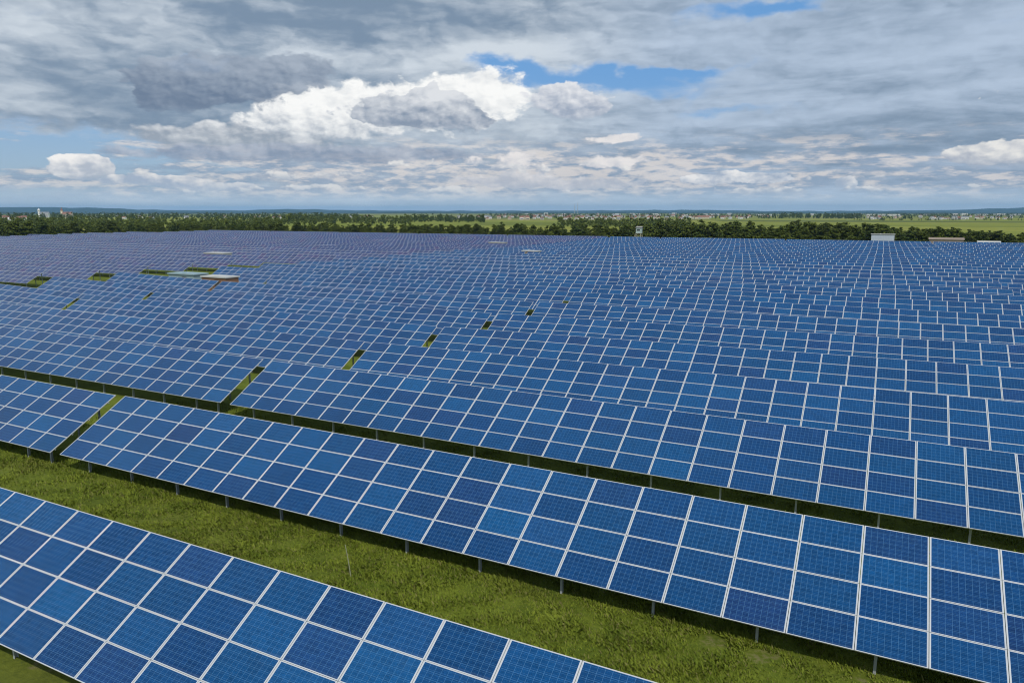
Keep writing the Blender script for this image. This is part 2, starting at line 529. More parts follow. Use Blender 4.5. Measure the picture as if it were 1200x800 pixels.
def ground_material():
    m, g, p = new_mat('meadow_ground')
    geo = g.n('ShaderNodeNewGeometry')
    P = E(g, geo.outputs['Position'])
    x, y, z = g.sep(P)
    r = g.math('SQRT', x * x + y * y)
    n_big = g.noise(P, 0.045, 5, 0.6)
    n_mid = g.noise(P, 0.55, 6, 0.65)
    n_fine = g.noise(P, 6.0, 5, 0.7)
    n_vf = g.noise(P, 28.0, 3, 0.7)
    c = g.mix(g.smooth(n_mid * 0.55 + n_fine * 0.45, 0.32, 0.68), (0.060, 0.090, 0.009), (0.180, 0.215, 0.026))
    c = g.mix(g.smooth(n_vf, 0.35, 0.7) * 0.45, c, (0.090, 0.115, 0.014))
    c = g.mix(g.smooth(n_big, 0.5, 0.72) * 0.35, c, (0.115, 0.100, 0.036))
    # bare soil spots seen between the rows
    soil = None
    wp = g.sep(g.noise(P, 1.6, 4, 0.6, col=True))
    for sx, sy, rad in SOIL:
        a = x + (wp[0] - 0.5) * 1.1 - sx
        b = y + (wp[1] - 0.5) * 1.1 - sy
        s = g.smooth(a * a + b * b * 1.6, rad * rad, rad * rad * 0.05)
        soil = s if soil is None else soil.max(s)
    c = g.mix(soil * g.smooth(n_fine, 0.42, 0.60) * 0.6, c, (0.20, 0.165, 0.095))
    # farmland beyond the field: strips of meadow and crop
    vo = g.n('ShaderNodeTexVoronoi', feature='F1', distance='CHEBYCHEV')
    g.put(vo.inputs['Vector'], g.xyz(x * 0.0016 + y * 0.0005, y * 0.0042 - x * 0.0008, 0.0))
    vo.inputs['Scale'].default_value = 1.0
    vc = g.sep(E(g, vo.outputs['Color']))
    farm = g.mix(vc[0], (0.17, 0.205, 0.026), (0.27, 0.275, 0.05))
    farm = g.mix(g.smooth(vc[1], 0.72, 0.8) * 0.7, farm, (0.050, 0.075, 0.018))
    farm = g.mix(g.smooth(vc[2], 0.86, 0.9) * 0.7, farm, (0.20, 0.17, 0.08))
    farm = g.mix(g.smooth(n_big, 0.4, 0.7) * 0.3, farm, (0.11, 0.14, 0.025))
    c = g.mix(g.smooth(r, 330.0, 420.0), c, farm)
    # wooded hills far off
    hn = g.noise(P, 0.0011, 6, 0.6)
    wood = g.mix(g.smooth(hn, 0.60, 0.66) * 0.6, (0.022, 0.040, 0.016), (0.11, 0.125, 0.05))
    c = g.mix(g.smooth(r, 5200.0, 7200.0), c, wood)
    g.put(p.inputs['Base Color'], c)
    p.inputs['Roughness'].default_value = 0.95
    p.inputs['Specular IOR Level'].default_value = 0.1
    bmp = g.n('ShaderNodeBump')
    bmp.inputs['Strength'].default_value = 0.6
    bmp.inputs['Distance'].default_value = 0.06
    g.put(bmp.inputs['Height'], n_fine + n_vf * 0.5)
    m.node_tree.links.new(bmp.outputs[0], p.inputs['Normal'])
    return m


# ------------------------------------------------------------------ terrain
_gv = np.array([-200, 33, 42, 52, 61, 71, 81, 100, 110, 130, 160, 210, 260, 301, 340, 600, 2000, 200000], float)
_gz = np.array([0, 0, -.13, -.2, -.32, -.45, -.54, -.56, -.72, -.95, -1.08, -1.65, -1.6, -1.35, -1.5, -2.6, -5.5, -6], float)


def sstep(x, a, b):
    t = np.clip((np.asarray(x, float) - a) / (b - a), 0, 1)
    return t * t * (3 - 2 * t)


_hx = np.array([-400, 0, 60, 130, 180, 240, 290, 345, 420, 480, 560, 640, 740, 800, 850, 880, 950, 1050, 1120, 1160, 1200, 1260, 1600], float)
_hy = np.array([244.5, 244.0, 243.8, 244.3, 246.0, 246.6, 246.6, 245.2, 246.8, 247.3, 247.2, 246.9, 246.3, 246.0, 246.4, 247.4, 247.6, 247.2, 246.4, 245.0, 244.2, 243.6, 244])


def ground_z(x, y):
    x = np.asarray(x, float); y = np.asarray(y, float)
    z = np.interp(y, _gv, _gz)
    z = z - 0.45 * sstep(-x, 4, 34) * sstep(y, 34, 44) * (1 - sstep(y, 58, 84)) * (1 - sstep(-x, 62, 96))
    z = z + 0.32 * sstep(-x, 84, 104) * (1 - sstep(-x, 112, 126)) * sstep(y, 40, 50) * (1 - sstep(y, 76, 95))
    r = np.hypot(x, y)
    z = z * (1 - sstep(r, 3000, 6000)) - 5.0 * sstep(r, 3000, 6000)
    az = np.degrees(np.arctan2(x * RIGHT[0] + y * RIGHT[1], x * HEAD[0] + y * HEAD[1]))
    px = 600 + FOCAL_PX * np.tan(np.radians(np.clip(az, -60, 60)))
    sky_y = np.interp(px, _hx, _hy)
    top = (248.06 - sky_y) / FOCAL_PX * 15000 / 1.0 * 1.02 + CAM_H
    wob = 5 * np.sin(az * 2.9 + 1) + 4 * np.sin(az * 6.1) + 2.5 * np.sin(az * 14.3 + 2)
    z = z + (top + 5 + wob) * sstep(r, 10500, 15000) * (1 - 0.6 * sstep(r, 16500, 26000))
    near_ridge = (8 + 6 * np.sin(az * 0.7 + 0.6) + 4 * np.sin(az * 1.9) + 2 * np.sin(az * 7.3)) * np.exp(-((r - 8200) / 900.0) ** 2)
    return z + near_ridge


SOIL = []
for px_, py_, rad in ((835, 752, 0.5), (889, 769, 0.45), (910, 772, 0.25), (60, 777, 0.5), (1010, 795, 0.3), (700, 735, 0.2)):
    d_ = pixel_ray(px_, py_)
    SOIL.append((d_[0] * -CAM_H / d_[2], d_[1] * -CAM_H / d_[2], rad))
M['ground'] = ground_material()


def build_ground():
    rs = [0.0]
    r = 4.0
    while r < 19500:
        rs.append(r)
        r += max(4.0, r * 0.035)
    NA = 360
    v = [(0.0, 0.0, float(ground_z(0, 0)))]
    an = np.linspace(0, 2 * math.pi, NA, endpoint=False)
    for r in rs[1:]:
        x, y = r * np.cos(an), r * np.sin(an)
        z = ground_z(x, y)
        v += list(zip(x.tolist(), y.tolist(), z.tolist()))
    f = []
    for j in range(NA):
        f.append((0, 1 + j, 1 + (j + 1) % NA))
    for i in range(len(rs) - 2):
        a, b = 1 + i * NA, 1 + (i + 1) * NA
        for j in range(NA):
            f.append((a + j, b + j, b + (j + 1) % NA, a + (j + 1) % NA))
    me = bpy.data.meshes.new('ground')
    me.from_pydata(v, [], f)
    me.materials.append(M['ground'])
    me.polygons.foreach_set('use_smooth', [True] * len(f))
    o = obj('ground', me)
    tag(o, kind='structure')


build_ground()

# ------------------------------------------------------------------ haze (even, pale)
HAZE_DENSITY = 6.0e-5
if HAZE_DENSITY > 0:
    hb = MB().box(-20500, 20500, -20500, 20500, -9, 170)
    hm = bpy.data.materials.new('haze_air')
    hm.use_nodes = True
    hm.node_tree.nodes.clear()
    ho = hm.node_tree.nodes.new('ShaderNodeOutputMaterial')
    hv = hm.node_tree.nodes.new('ShaderNodeVolumePrincipled')
    hv.inputs['Color'].default_value = (0.31, 0.62, 0.95, 1)
    hv.inputs['Density'].default_value = HAZE_DENSITY
    hv.inputs['Anisotropy'].default_value = 0.0
    hm.node_tree.links.new(hv.outputs[0], ho.inputs['Volume'])
    h = hb.build('haze', hm)
    tag(h, kind='stuff')

# ------------------------------------------------------------------ solar tables
MW, MH = 1.6586, 1.0           # module pitch along the row and up the slope
TILT = R(29.37)
NCOL, NROW = 29, 4
TLEN = NCOL * MW
TPITCH = 48.85
CLEAR = 0.78                   # lower edge above ground
FR, THK = 0.027, 0.040         # frame width and thickness
GAPX, GAPY = 0.016, 0.008
FRY = 0.019


def module_shape(frame, glass, x0, y0, i=0, j=0):
    """one module; frame: MB that gets the four bars (or None), glass: MB of the laminate"""
    xa, xb = x0 + GAPX / 2, x0 + MW - GAPX / 2
    ya, yb = y0 + GAPY / 2, y0 + MH - GAPY / 2
    if frame is not None:
        frame.box(xa, xb, ya, ya + FRY, 0, THK)
        frame.box(xa, xb, yb - FRY, yb, 0, THK)
        frame.box(xa, xa + FR, ya + FRY, yb - FRY, 0, THK)
        frame.box(xb - FR, xb, ya + FRY, yb - FRY, 0, THK)
    if glass is not None:
        e = 0.0015
        a, b, c, d = xa + FR - 0.001, xb - FR + 0.001, ya + FRY - 0.001, yb - FRY + 0.001
        glass.face([(a, c, THK - 0.004), (b, c, THK - 0.004), (b, d, THK - 0.004), (a, d, THK - 0.004)], 0,
                   [(i + e, j + e), (i + 1 - e, j + e), (i + 1 - e, j + 1 - e), (i + e, j + 1 - e)])
        glass.face([(a, d, 0.012), (b, d, 0.012), (b, c, 0.012), (a, c, 0.012)], 1, [(0, 0)] * 4)


_g = MB(); module_shape(None, _g, 0, 0)
ME_LAMINATE = _g.mesh('solar_module', [M['glass'], M['back']])
_f = MB(); module_shape(_f, None, 0, 0)
ME_FRAME = _f.mesh('module_frame', [M['alu']])


def array_mesh(cells, name):
    gl, fr = MB(), MB()
    for i, j in cells:
        module_shape(fr, gl, i * MW, j * MH, i, j)
    n = len(gl.v)
    mb = MB()
    mb.v = gl.v + fr.v
    mb.f = gl.f + [tuple(q + n for q in f) for f in fr.f]
    mb.m = gl.m + [2] * len(fr.f)
    mb.uv = gl.uv
    return mb.mesh(name, [M['glass'], M['back'], M['alu']])


ct, st = math.cos(TILT), math.sin(TILT)
FRONT, REAR = 0.50, 3.02       # post positions measured along the plan depth from the lower edge


def under(y_plan):             # height of the module underside above ground at plan depth y
    return CLEAR + y_plan * math.tan(TILT) - 0.012


def post_mesh(h):              # a C profile
    mb = MB()
    mb.box(-0.035, 0.035, -0.05, -0.043, -0.3, h)
    mb.box(-0.035, 0.035, 0.043, 0.05, -0.3, h)
    mb.box(-0.035, -0.028, -0.043, 0.043, -0.3, h)
    return mb


ME_POST_F = post_mesh(under(FRONT) - 0.16).mesh('post', [M['steel']])
ME_POST_R = post_mesh(under(REAR) - 0.16).mesh('post', [M['steel']])
ME_RAFTER = MB().box(-0.03, 0.03, 0.12, 3.88, -0.17, -0.075).mesh('rafter', [M['steel']])


def purlin_mesh(n): return MB().box(0.02, n * MW - 0.02, -0.025, 0.025, -0.073, -0.004).mesh('purlin', [M['steel']])


def post_x(n):
    xs = []
    x = 1.35
    while x < n * MW - 0.6:
        xs.append(x); x += 2.94
    if n * MW - xs[-1] > 2.0: xs.append(n * MW - 0.8)
    return xs


PURLIN_Y = (0.28, 1.28, 2.28, 3.5)
ME_PURLIN = {}
ME_ARRAY = {}
ME_SUPPORT = {}


def support_mesh(n):
    mb = MB()
    for x in post_x(n):
        for yp in (FRONT, REAR):
            mb.box(x - 0.035, x + 0.035, yp - 0.05, yp + 0.05, -0.4, under(yp) - 0.14)
        a = Vector((x, 0.12 * ct, CLEAR + 0.12 * st - 0.12)); b = Vector((x, 3.88 * ct, CLEAR + 3.88 * st - 0.12))
        mb.bar(a, b, 0.06, 0.09)
    for y in PURLIN_Y:
        mb.bar((0.02, y * ct + 0.02, CLEAR + y * st - 0.042), (n * MW - 0.02, y * ct + 0.02, CLEAR + y * st - 0.042), 0.05, 0.066)
    return mb.mesh('support_frame', [M['steel']])


def in_view(p, mx=25, my=25):
    q = project(p)
    return q is not None and -mx < q[0] < 1200 + mx and -my < q[1] < 800 + my


def make_table(u0, v_top, n, label, detail, tint):
    v_low = v_top - 4 * ct
    um = u0 + n * MW / 2
    za, zb = float(ground_z(u0 + 2, v_low + 1.7)), float(ground_z(u0 + n * MW - 2, v_low + 1.7))
    slope = (zb - za) / (n * MW - 4)
    t = empty('solar_table', (u0, v_low, za - 2 * slope))
    t.rotation_euler = (random.gauss(0, 0.0035), -math.atan(slope) + random.gauss(0, 0.0006), 0)
    tag(t, label, 'solar table', GROUP_TABLES)
    plane = dict(loc=(0, 0, CLEAR), rot=(TILT, 0, 0))
    if not detail:
        if n not in ME_ARRAY:
            ME_ARRAY[n] = array_mesh([(i, j) for i in range(n) for j in range(NROW)], 'module_array')
            ME_SUPPORT[n] = support_mesh(n)
        a = obj('module_array', ME_ARRAY[n], t, **plane); a.color = tint
        obj('support_frame', ME_SUPPORT[n], t)
        return t
    cells = []
    for i in range(n):
        for j in range(NROW):
            p = (u0 + (i + .5) * MW, v_low + (j + .5) * ct, za + CLEAR + (j + .5) * st)
            d = math.dist(p, (0, 0, CAM_H))
            cells.append((not in_view(p, 30, 30), d, i, j))
    cells.sort()
    single = [c for c in cells if not c[0]][:100]
    sset = {(c[2], c[3]) for c in single}
    rest = [(i, j) for i in range(n) for j in range(NROW) if (i, j) not in sset]
    for _, _, i, j in single:
        off = Matrix.Rotation(TILT, 3, 'X') @ Vector((i * MW, j * MH, 0))
        mo = obj('solar_module', ME_LAMINATE, t, (off.x, off.y, off.z + CLEAR), (TILT + random.gauss(0, 0.0035), random.gauss(0, 0.0012), 0))
        mo.color = tint
        obj('module_frame', ME_FRAME, mo)
    if rest:
        o = obj('module_array', array_mesh(rest, 'module_array'), t, **plane)
        o.color = tint
        o['kind'] = 'stuff'
    if n not in ME_PURLIN: ME_PURLIN[n] = purlin_mesh(n)
    for y in PURLIN_Y:
        off = Matrix.Rotation(TILT, 3, 'X') @ Vector((0, y, 0))
        obj('purlin', ME_PURLIN[n], t, (off.x, off.y, off.z + CLEAR), (TILT, 0, 0))
    for x in post_x(n):
        obj('post', ME_POST_F, t, (x, FRONT, 0))
        obj('post', ME_POST_R, t, (x, REAR, 0))
        obj('rafter', ME_RAFTER, t, (x, 0, CLEAR), (TILT, 0, 0))
    return t


def row_v(r): return 12.63 + (0 if r == 0 else 9.75 + 9.82 * (r - 1))


ORD = ['first', 'second', 'third', 'fourth', 'fifth', 'sixth', 'seventh', 'eighth', 'ninth', 'tenth', 'eleventh', 'twelfth', 'thirteenth',
       'fourteenth', 'fifteenth', 'sixteenth', 'seventeenth', 'eighteenth', 'nineteenth', 'twentieth', 'twenty-first', 'twenty-second',
       'twenty-third', 'twenty-fourth', 'twenty-fifth', 'twenty-sixth', 'twenty-seventh', 'twenty-eighth', 'twenty-ninth', 'thirtieth']
NROWS = 30
U0 = -33.0
BLUE = (1.0, 1.0, 1.0, 1.0)
PURPLE = (6.0, 0.74, 0.80, 1.0)
DETAIL_ROWS = 8
PLACES = {1: 'run east of the eastern gap', 0: 'main run', -1: 'run west of the first gap',
          -2: 'short run at the grass lane'}
LANE = ['first', 'second', 'third', 'fourth', 'fifth', 'sixth']


def table_seen(u0, v_top, n):
    g0 = float(ground_z(u0 + n * MW / 2, v_top - 2))
    for i in np.linspace(0, n, 30):
        for hh, vv in ((2.74 + g0, v_top), (1.7 + g0, v_top - 1.7), (0.78 + g0, v_top - 3.48)):
            if in_view((u0 + i * MW, vv, hh), 40, 40): return True
    return False


n_tables = 0
for r in range(NROWS):
    vt = row_v(r)
    row = ORD[r]
    jit = random.uniform(-0.12, 0.12) if r > 2 else 0.0
    for k in (1, 0, -1, -2):
        u = U0 + TPITCH * k + jit
        nc = NCOL
        if k == -2:
            nc = 3 if r == 7 else 13            # two stations stand in the eighth row
            u += (NCOL - nc) * MW
        if table_seen(u, vt, nc):
            make_table(u, vt, nc, f'blue solar table, {row} row from the front, {PLACES[k]}', r < DETAIL_ROWS, BLUE)
            n_tables += 1
    for k in range(6):
        n = NCOL
        if k == 5 and (r < 20 or r > 25): continue
        u = (-122.5 if r < 12 else -112.5 if r == 15 else -105.2) - TPITCH * k - n * MW + jit * 2
        if vt < 60: continue
        if k == 4 and r < 12: c = (4, 6)[r % 2]; n -= c; u += c * MW
        if k == 5: n = (8, 10, 12)[r % 3]; u += (NCOL - n) * MW
        if table_seen(u, vt, n):
            make_table(u, vt, n, f'violet solar table, {row} row from the front, {LANE[k]} one past the grass lane', r < DETAIL_ROWS, PURPLE)
            n_tables += 1
print('tables', n_tables)

# ------------------------------------------------------------------ grass in the aisles
def grass_material():
    m, g, p = new_mat('grass_blades')
    geo = g.n('ShaderNodeNewGeometry')
    P = E(g, geo.outputs['Position'])
    n = g.noise(P, 0.8, 7, 0.72)
    nb = g.noise(P, 0.12, 4, 0.6)
    ri = E(g, geo.outputs['Random Per Island'])
    c = g.mix((g.smooth(n, 0.32, 0.68) * 0.6 + ri * 0.4).sat(), (0.078, 0.118, 0.012), (0.235, 0.28, 0.034))
    c = g.mix(g.smooth(ri, 0.86, 0.9) * 0.7, c, (0.19, 0.165, 0.07))
    c = g.mix(g.smooth(nb, 0.52, 0.72) * 0.4, c, (0.13, 0.115, 0.04))
    g.put(p.inputs['Base Color'], c)
    p.inputs['Roughness'].default_value = 0.6
    p.inputs['Specular IOR Level'].default_value = 0.06
    return m


M['grass'] = grass_material()


def grass_patch(x0, x1, y0, y1, dens, hmin, hmax, thin=1.0):
    n = int((x1 - x0) * (y1 - y0) * dens)
    x = rng.uniform(x0, x1, n); y = rng.uniform(y0, y1, n)
    q = np.stack([x, y, np.zeros(n) - CAM_H], 1)
    d = q @ _F
    X = 600 + FOCAL_PX * (q @ _R) / np.maximum(d, .1); Y = 400 - FOCAL_PX * (q @ _U) / np.maximum(d, .1)
    keep = (d > 1) & (X > -60) & (X < 1260) & (Y < 880)
    # clumped growth
    cl = np.sin(x * 1.7 + np.sin(y * 1.3) * 2) * np.sin(y * 2.1 + np.sin(x * 0.9) * 2)
    keep &= rng.random(n) < 0.62 + 0.38 * cl
    for sx, sy, rad in SOIL:
        keep &= np.hypot(x - sx, y - sy) > rad * 0.8
    x, y, cl = x[keep], y[keep], cl[keep]
    n = len(x)
    h = rng.uniform(hmin, hmax, n) * (0.8 + 0.45 * cl)
    a = rng.uniform(0, 2 * math.pi, n)
    lean = rng.uniform(0.4, 1.5, n) * h * thin
    w = rng.uniform(0.008, 0.020, n) * thin
    z = ground_z(x, y)
    wx, wy = -np.sin(a) * w, np.cos(a) * w
    V = np.zeros((n, 4, 3))
    V[:, 0] = np.stack([x - wx, y - wy, z - 0.01], 1)
    V[:, 1] = np.stack([x + wx, y + wy, z - 0.01], 1)
    b = rng.uniform(-.4, .4, n)
    mx, my = x + np.cos(a) * lean * .5, y + np.sin(a) * lean * .5
    V[:, 2] = np.stack([mx + np.cos(a + b) * lean * .5 + wx * .3, my + np.sin(a + b) * lean * .5 + wy * .3, z + h], 1)
    V[:, 3] = np.stack([mx - wx * .9, my - wy * .9, z + h * .62], 1)
    return V


G = np.concatenate([grass_patch(-27, 4, 12.6, 20.8, 1000, 0.03, 0.13), grass_patch(-40, 10, 16, 20.6, 350, 0.05, 0.16),
                    grass_patch(-16, 2, 4.5, 12.6, 450, 0.05, 0.14), grass_patch(-40, 12, 22, 31, 130, 0.05, 0.15),
                    grass_patch(-34, 4, 18.9, 20.0, 120, 0.08, 0.24, 0.6), grass_patch(-27, 4, 13, 20.5, 10, 0.12, 0.26, 0.5)])
go = obj('grass', quads_mesh('grass', G, [M['grass']]))
tag(go, 'short green grass growing in the aisles between solar rows', 'grass', kind='stuff')

# thin stake in the grass between the first two rows
d_ = pixel_ray(412, 676)
bx, by = d_[0] * -CAM_H / d_[2], d_[1] * -CAM_H / d_[2]
d2_ = pixel_ray(404.5, 638)
kk = (by - 0.15) / d2_[1]
tx, ty, tz = d2_[0] * kk, d2_[1] * kk, CAM_H + d2_[2] * kk
sk = MB().tube([(0, 0, -0.2), ((tx - bx) * .5, (ty - by) * .5, tz * .5), (tx - bx, ty - by, tz)], [0.02, 0.017, 0.014], 7)
so = sk.build('marker_stake', simple('weathered_stake', (0.33, 0.34, 0.22), 0.8), None, (bx, by, 0))
tag(so, 'thin leaning pale stake in the grass between first and second rows', 'stake')

# ------------------------------------------------------------------ transformer stations
M['station_teal'] = simple('station_pale_blue', (0.27, 0.38, 0.42), 0.6, 0, 0.1, 1.0)
M['station_white'] = simple('station_white', (0.52, 0.52, 0.50), 0.6, 0, 0.08, 1.0)
M['station_tan'] = simple('station_tan', (0.28, 0.225, 0.18), 0.75, 0, 0.15, 1.0)
M['station_brown'] = simple('station_brown_wall', (0.24, 0.135, 0.085), 0.75, 0, 0.15, 1.0)
M['station_pale'] = simple('station_bluish_white', (0.50, 0.56, 0.65), 0.5, 0, 0.05, 1.0)
M['dark'] = simple('dark_metal', (0.05, 0.055, 0.06), 0.6)
M['concrete'] = simple('concrete', (0.32, 0.31, 0.29), 0.9, 0, 0.2, 1.5)


def station(name, cat, u0, u1, v0, v1, h, wall, roof, label, overhang=0.15, group=None, ridge=0.0):
    uc, vc = (u0 + u1) / 2, (v0 + v1) / 2
    gz = float(ground_z(uc, vc))
    t = empty(name, (uc, vc, gz))
    tag(t, label, cat, group)
    a, b = (u1 - u0) / 2, (v1 - v0) / 2
    MB().box(-a - .1, a + .1, -b - .1, b + .1, -0.3, 0.2).build('plinth', M['concrete'], t)
    w = MB()
    w.box(-a, a, -b, b, 0.2, h - 0.2)
    x = -a + 0.35                                           # ribs of the sheet walls
    while x < a - 0.2:
        w.box(x, x + 0.12, -b - 0.03, -b, 0.3, h - 0.3); x += 0.55
    w.build('wall', wall, t)
    rf = MB()
    o = overhang
    if ridge:
        rf.face([(-a - o, -b - o, h - .2), (a + o, -b - o, h - .2), (a + o, 0, h + ridge), (-a - o, 0, h + ridge)])
        rf.face([(a + o, b + o, h - .2), (-a - o, b + o, h - .2), (-a - o, 0, h + ridge), (a + o, 0, h + ridge)])
        rf.face([(-a - o, b + o, h - .2), (-a - o, -b - o, h - .2), (-a - o, 0, h + ridge)])
        rf.face([(a + o, -b - o, h - .2), (a + o, b + o, h - .2), (a + o, 0, h + ridge)])
    else:
        rf.box(-a - o, a + o, -b - o, b + o, h - 0.2, h)
        rf.box(-a * .3, -a * .15, -b * .3, b * .1, h, h + .12)
    rf.build('roof', roof, t)
    d = MB().box(a * .1, a * .1 + 1.0, -b - 0.07, -b - 0.031, 0.25, min(2.3, h - .5)).build('door', M['dark'], t)
    MB().box(a * .1 + .85, a * .1 + .92, -b - 0.11, -b - 0.071, 1.15, 1.3).build('handle', M['alu'], d)
    lv = MB()
    for q in range(5): lv.box(-a * .7, -a * .7 + .9, -b - .06, -b - .031, 1.2 + q * .14, 1.28 + q * .14)
    lv.build('louvre', M['dark'], t)
    return t


TS = 'transformer_station'
station(TS, 'transformer station', -101.4, -95.6, 78.0, 80.6, 2.5, M['station_teal'], M['station_teal'], 'pale blue container station with flat roof between rows, beside the tan hut')
station(TS, 'transformer station', -93.6, -88.4, 77.8, 80.3, 2.5, M['station_brown'], M['station_white'], 'brown walled station with off-white roof beside the pale blue container')
station(TS, 'transformer station', -146.0, -139.8, 122.6, 125.4, 3.0, M['station_white'], M['station_white'], 'white flat roofed station among violet rows near the grass lane')
station(TS, 'transformer station', -121.5, -115.6, 220.5, 223.2, 3.1, M['station_tan'], M['station_white'], 'far thin white roofed station showing above the distant rows')
station(TS, 'transformer station', -84.5, -80.2, 171.6, 174.2, 3.0, M['station_tan'], M['station_white'], 'small white roofed station standing amid the blue rows')
station('container_building', 'container', -4.2, 3.6, 309.0, 312.0, 4.9, M['station_pale'], M['station_white'], 'tall pale blue container building behind the last row at the hedge', 0.25)
station('service_hut', 'hut', 15.2, 26.0, 310.5, 314.5, 3.3, M['station_tan'], M['station_tan'], 'long tan roofed hut behind the last row by the hedge', 0.3, None, 0.5)
station('service_hut', 'hut', 30.4, 37.2, 310.0, 312.6, 2.6, M['concrete'], M['station_white'], 'low whitish roofed hut behind the last row near the edge', 0.2, None, 0.25)


# raised observation cabin
def lookout(u, v):
    gz = float(ground_z(u, v))
    t = empty('lookout_tower', (u, v, gz))
    tag(t, 'pale wooden lookout cabin on tall legs before the tree line', 'lookout tower')
    wood = simple('pale_timber', (0.42, 0.40, 0.30), 0.8, 0, 0.25, 2.0)
    for sx in (-1, 1):
        for sy in (-1, 1):
            MB().bar((sx * 2.0, sy * 1.6, -.3), (sx * 1.35, sy * 1.15, 3.9), 0.32).build('leg', wood, t)
    for sx in (-1, 1):
        MB().bar((sx * 1.9, -1.5, 0.6), (sx * -1.45, -1.2, 3.5), 0.14).build('brace', wood, t)
    MB().box(-1.7, 1.7, -1.5, 1.5, 3.9, 4.05).build('platform', wood, t)
    cab = MB()
    cab.box(-1.55, 1.55, -1.35, -1.2, 4.05, 5.0); cab.box(-1.55, 1.55, -1.35, -1.2, 5.7, 6.4)
    for a, b in ((-1.55, -1.0), (1.0, 1.55)): cab.box(a, b, -1.35, -1.2, 5.0, 5.7)
    cab.box(-1.55, -1.4, -1.2, 1.35, 4.05, 6.4); cab.box(1.4, 1.55, -1.2, 1.35, 4.05, 6.4); cab.box(-1.4, 1.4, 1.2, 1.35, 4.05, 6.4)
    cab.build('cabin', simple('cabin_boards', (0.42, 0.52, 0.50), 0.7, 0, 0.15, 2.0), t)
    MB().box(-1.0, 1.0, -1.3, -1.25, 5.0, 5.7).build('window', M['dark'], t)
    rf = MB()
    rf.face([(-1.9, -1.7, 6.42), (1.9, -1.7, 6.42), (1.9, 1.7, 6.95), (-1.9, 1.7, 6.95)])
    rf.face([(-1.9, 1.7, 6.87), (1.9, 1.7, 6.87), (1.9, -1.7, 6.34), (-1.9, -1.7, 6.34)])
    rf.build('roof', M['concrete'], t)
    ld = MB()
    ld.bar((-3.9, -1.2, 0), (-1.75, -1.2, 4.0), 0.16); ld.bar((-3.9, -.6, 0), (-1.75, -.6, 4.0), 0.16)
    for q in range(9):
        f = (q + .7) / 9.5
        ld.bar((-3.9 + 2.15 * f, -1.2, 4 * f), (-3.9 + 2.15 * f, -.6, 4 * f), 0.08)
    ld.build('ladder', wood, t)
    t.scale = (0.72, 0.8, 1.0)


lookout(-94.5, 306.5)

# ------------------------------------------------------------------ trees
def crown_quads(h, rad, nclump, nleaf, leaf, seed, low=0.12):
    q = np.random.default_rng(seed)
    out = []
    nl = 3 + int(q.integers(4))
    leaders = [(q.uniform(0, .55) * rad, q.uniform(0, 6.28), q.uniform(.62, 1.0) if i else 1.0) for i in range(nl)]
    for c in range(nclump):
        lr, la, lh = leaders[q.integers(nl)]
        f = q.uniform(low, 1.0) ** 0.9
        prof = (1 - f) ** 0.55 * min(1.0, .45 + f * 1.6)
        a = q.uniform(0, 2 * math.pi)
        rr = rad * 0.8 * prof * math.sqrt(q.uniform(0.05, 1.0))
        c0 = np.array([lr * math.cos(la) * (.4 + .6 * f) + rr * math.cos(a), lr * math.sin(la) * (.4 + .6 * f) + rr * math.sin(a), h * lh * f])
        cr = rad * q.uniform(0.13, 0.30) * (1.15 - .55 * f)
        d = q.normal(size=(nleaf, 3)); d /= np.linalg.norm(d, axis=1)[:, None]
        p = c0 + d * cr * q.uniform(0.3, 1.25, (nleaf, 1)) * np.array([1, 1, 1.05])
        nrm = d + q.normal(0, .7, (nleaf, 3)); nrm /= np.linalg.norm(nrm, axis=1)[:, None]
        t1 = np.cross(nrm, q.normal(size=(nleaf, 3))); t1 /= np.linalg.norm(t1, axis=1)[:, None]
        t2 = np.cross(nrm, t1)
        s = q.uniform(.55, 1.35, (nleaf, 1)) * leaf
        out.append(np.stack([p - t1 * s, p - t2 * s * .55, p + t1 * s, p + t2 * s * .55], 1))
    return np.concatenate(out)


def trunk_mesh(h, seed):
    q = random.Random(seed)
    mb = MB()
    mb.tube([(0, 0, -.4), (q.uniform(-.1, .1), 0, h * .3), (q.uniform(-.3, .3), q.uniform(-.3, .3), h * .8)], [.026 * h, .019 * h, .006 * h], 7)
    for i in range(6):
        z = h * q.uniform(.18, .6); a = q.uniform(0, 6.28); l = h * q.uniform(.18, .32)
        mb.tube([(0, 0, z), (math.cos(a) * l * .5, math.sin(a) * l * .5, z + l * .35), (math.cos(a) * l, math.sin(a) * l, z + l * .8)], [.011 * h, .007 * h, .003 * h], 5)
    return mb.mesh('trunk', [M['bark']])


VAR = []
for i in range(9):
    h = (7.0, 8.5, 10.0)[i % 3]
    rad = (2.6, 3.0, 3.1)[i % 3] * random.uniform(.9, 1.15)
    cm = quads_mesh('crown', crown_quads(h, rad, 85, 46, 0.25, 100 + i, 0.05), [M[('leaf', 'leaf', 'leaf_d')[i // 3]]])
    VAR.append((h, cm, trunk_mesh(h, i)))
VAR_Y = []
for i in range(3):
    h = 7.5
    VAR_Y.append((h, quads_mesh('crown', crown_quads(h, 2.9, 75, 46, 0.25, 300 + i, 0.05), [M['leaf_y']]), trunk_mesh(h, 40 + i)))
proto_tree = []
TREES = 0


def tree(x, y, height, var, label, group):
    global TREES
    h, cm, tm = var
    s = height / h
    t = empty('tree', (x, y, float(ground_z(x, y)) - .1), random.uniform(0, 6.28))
    t.scale = (s * random.uniform(1.5, 2.2), s * random.uniform(1.5, 2.2), s)
    tag(t, label, 'tree', group)
    obj('crown', cm, t)
    obj('trunk', tm, t)
    TREES += 1


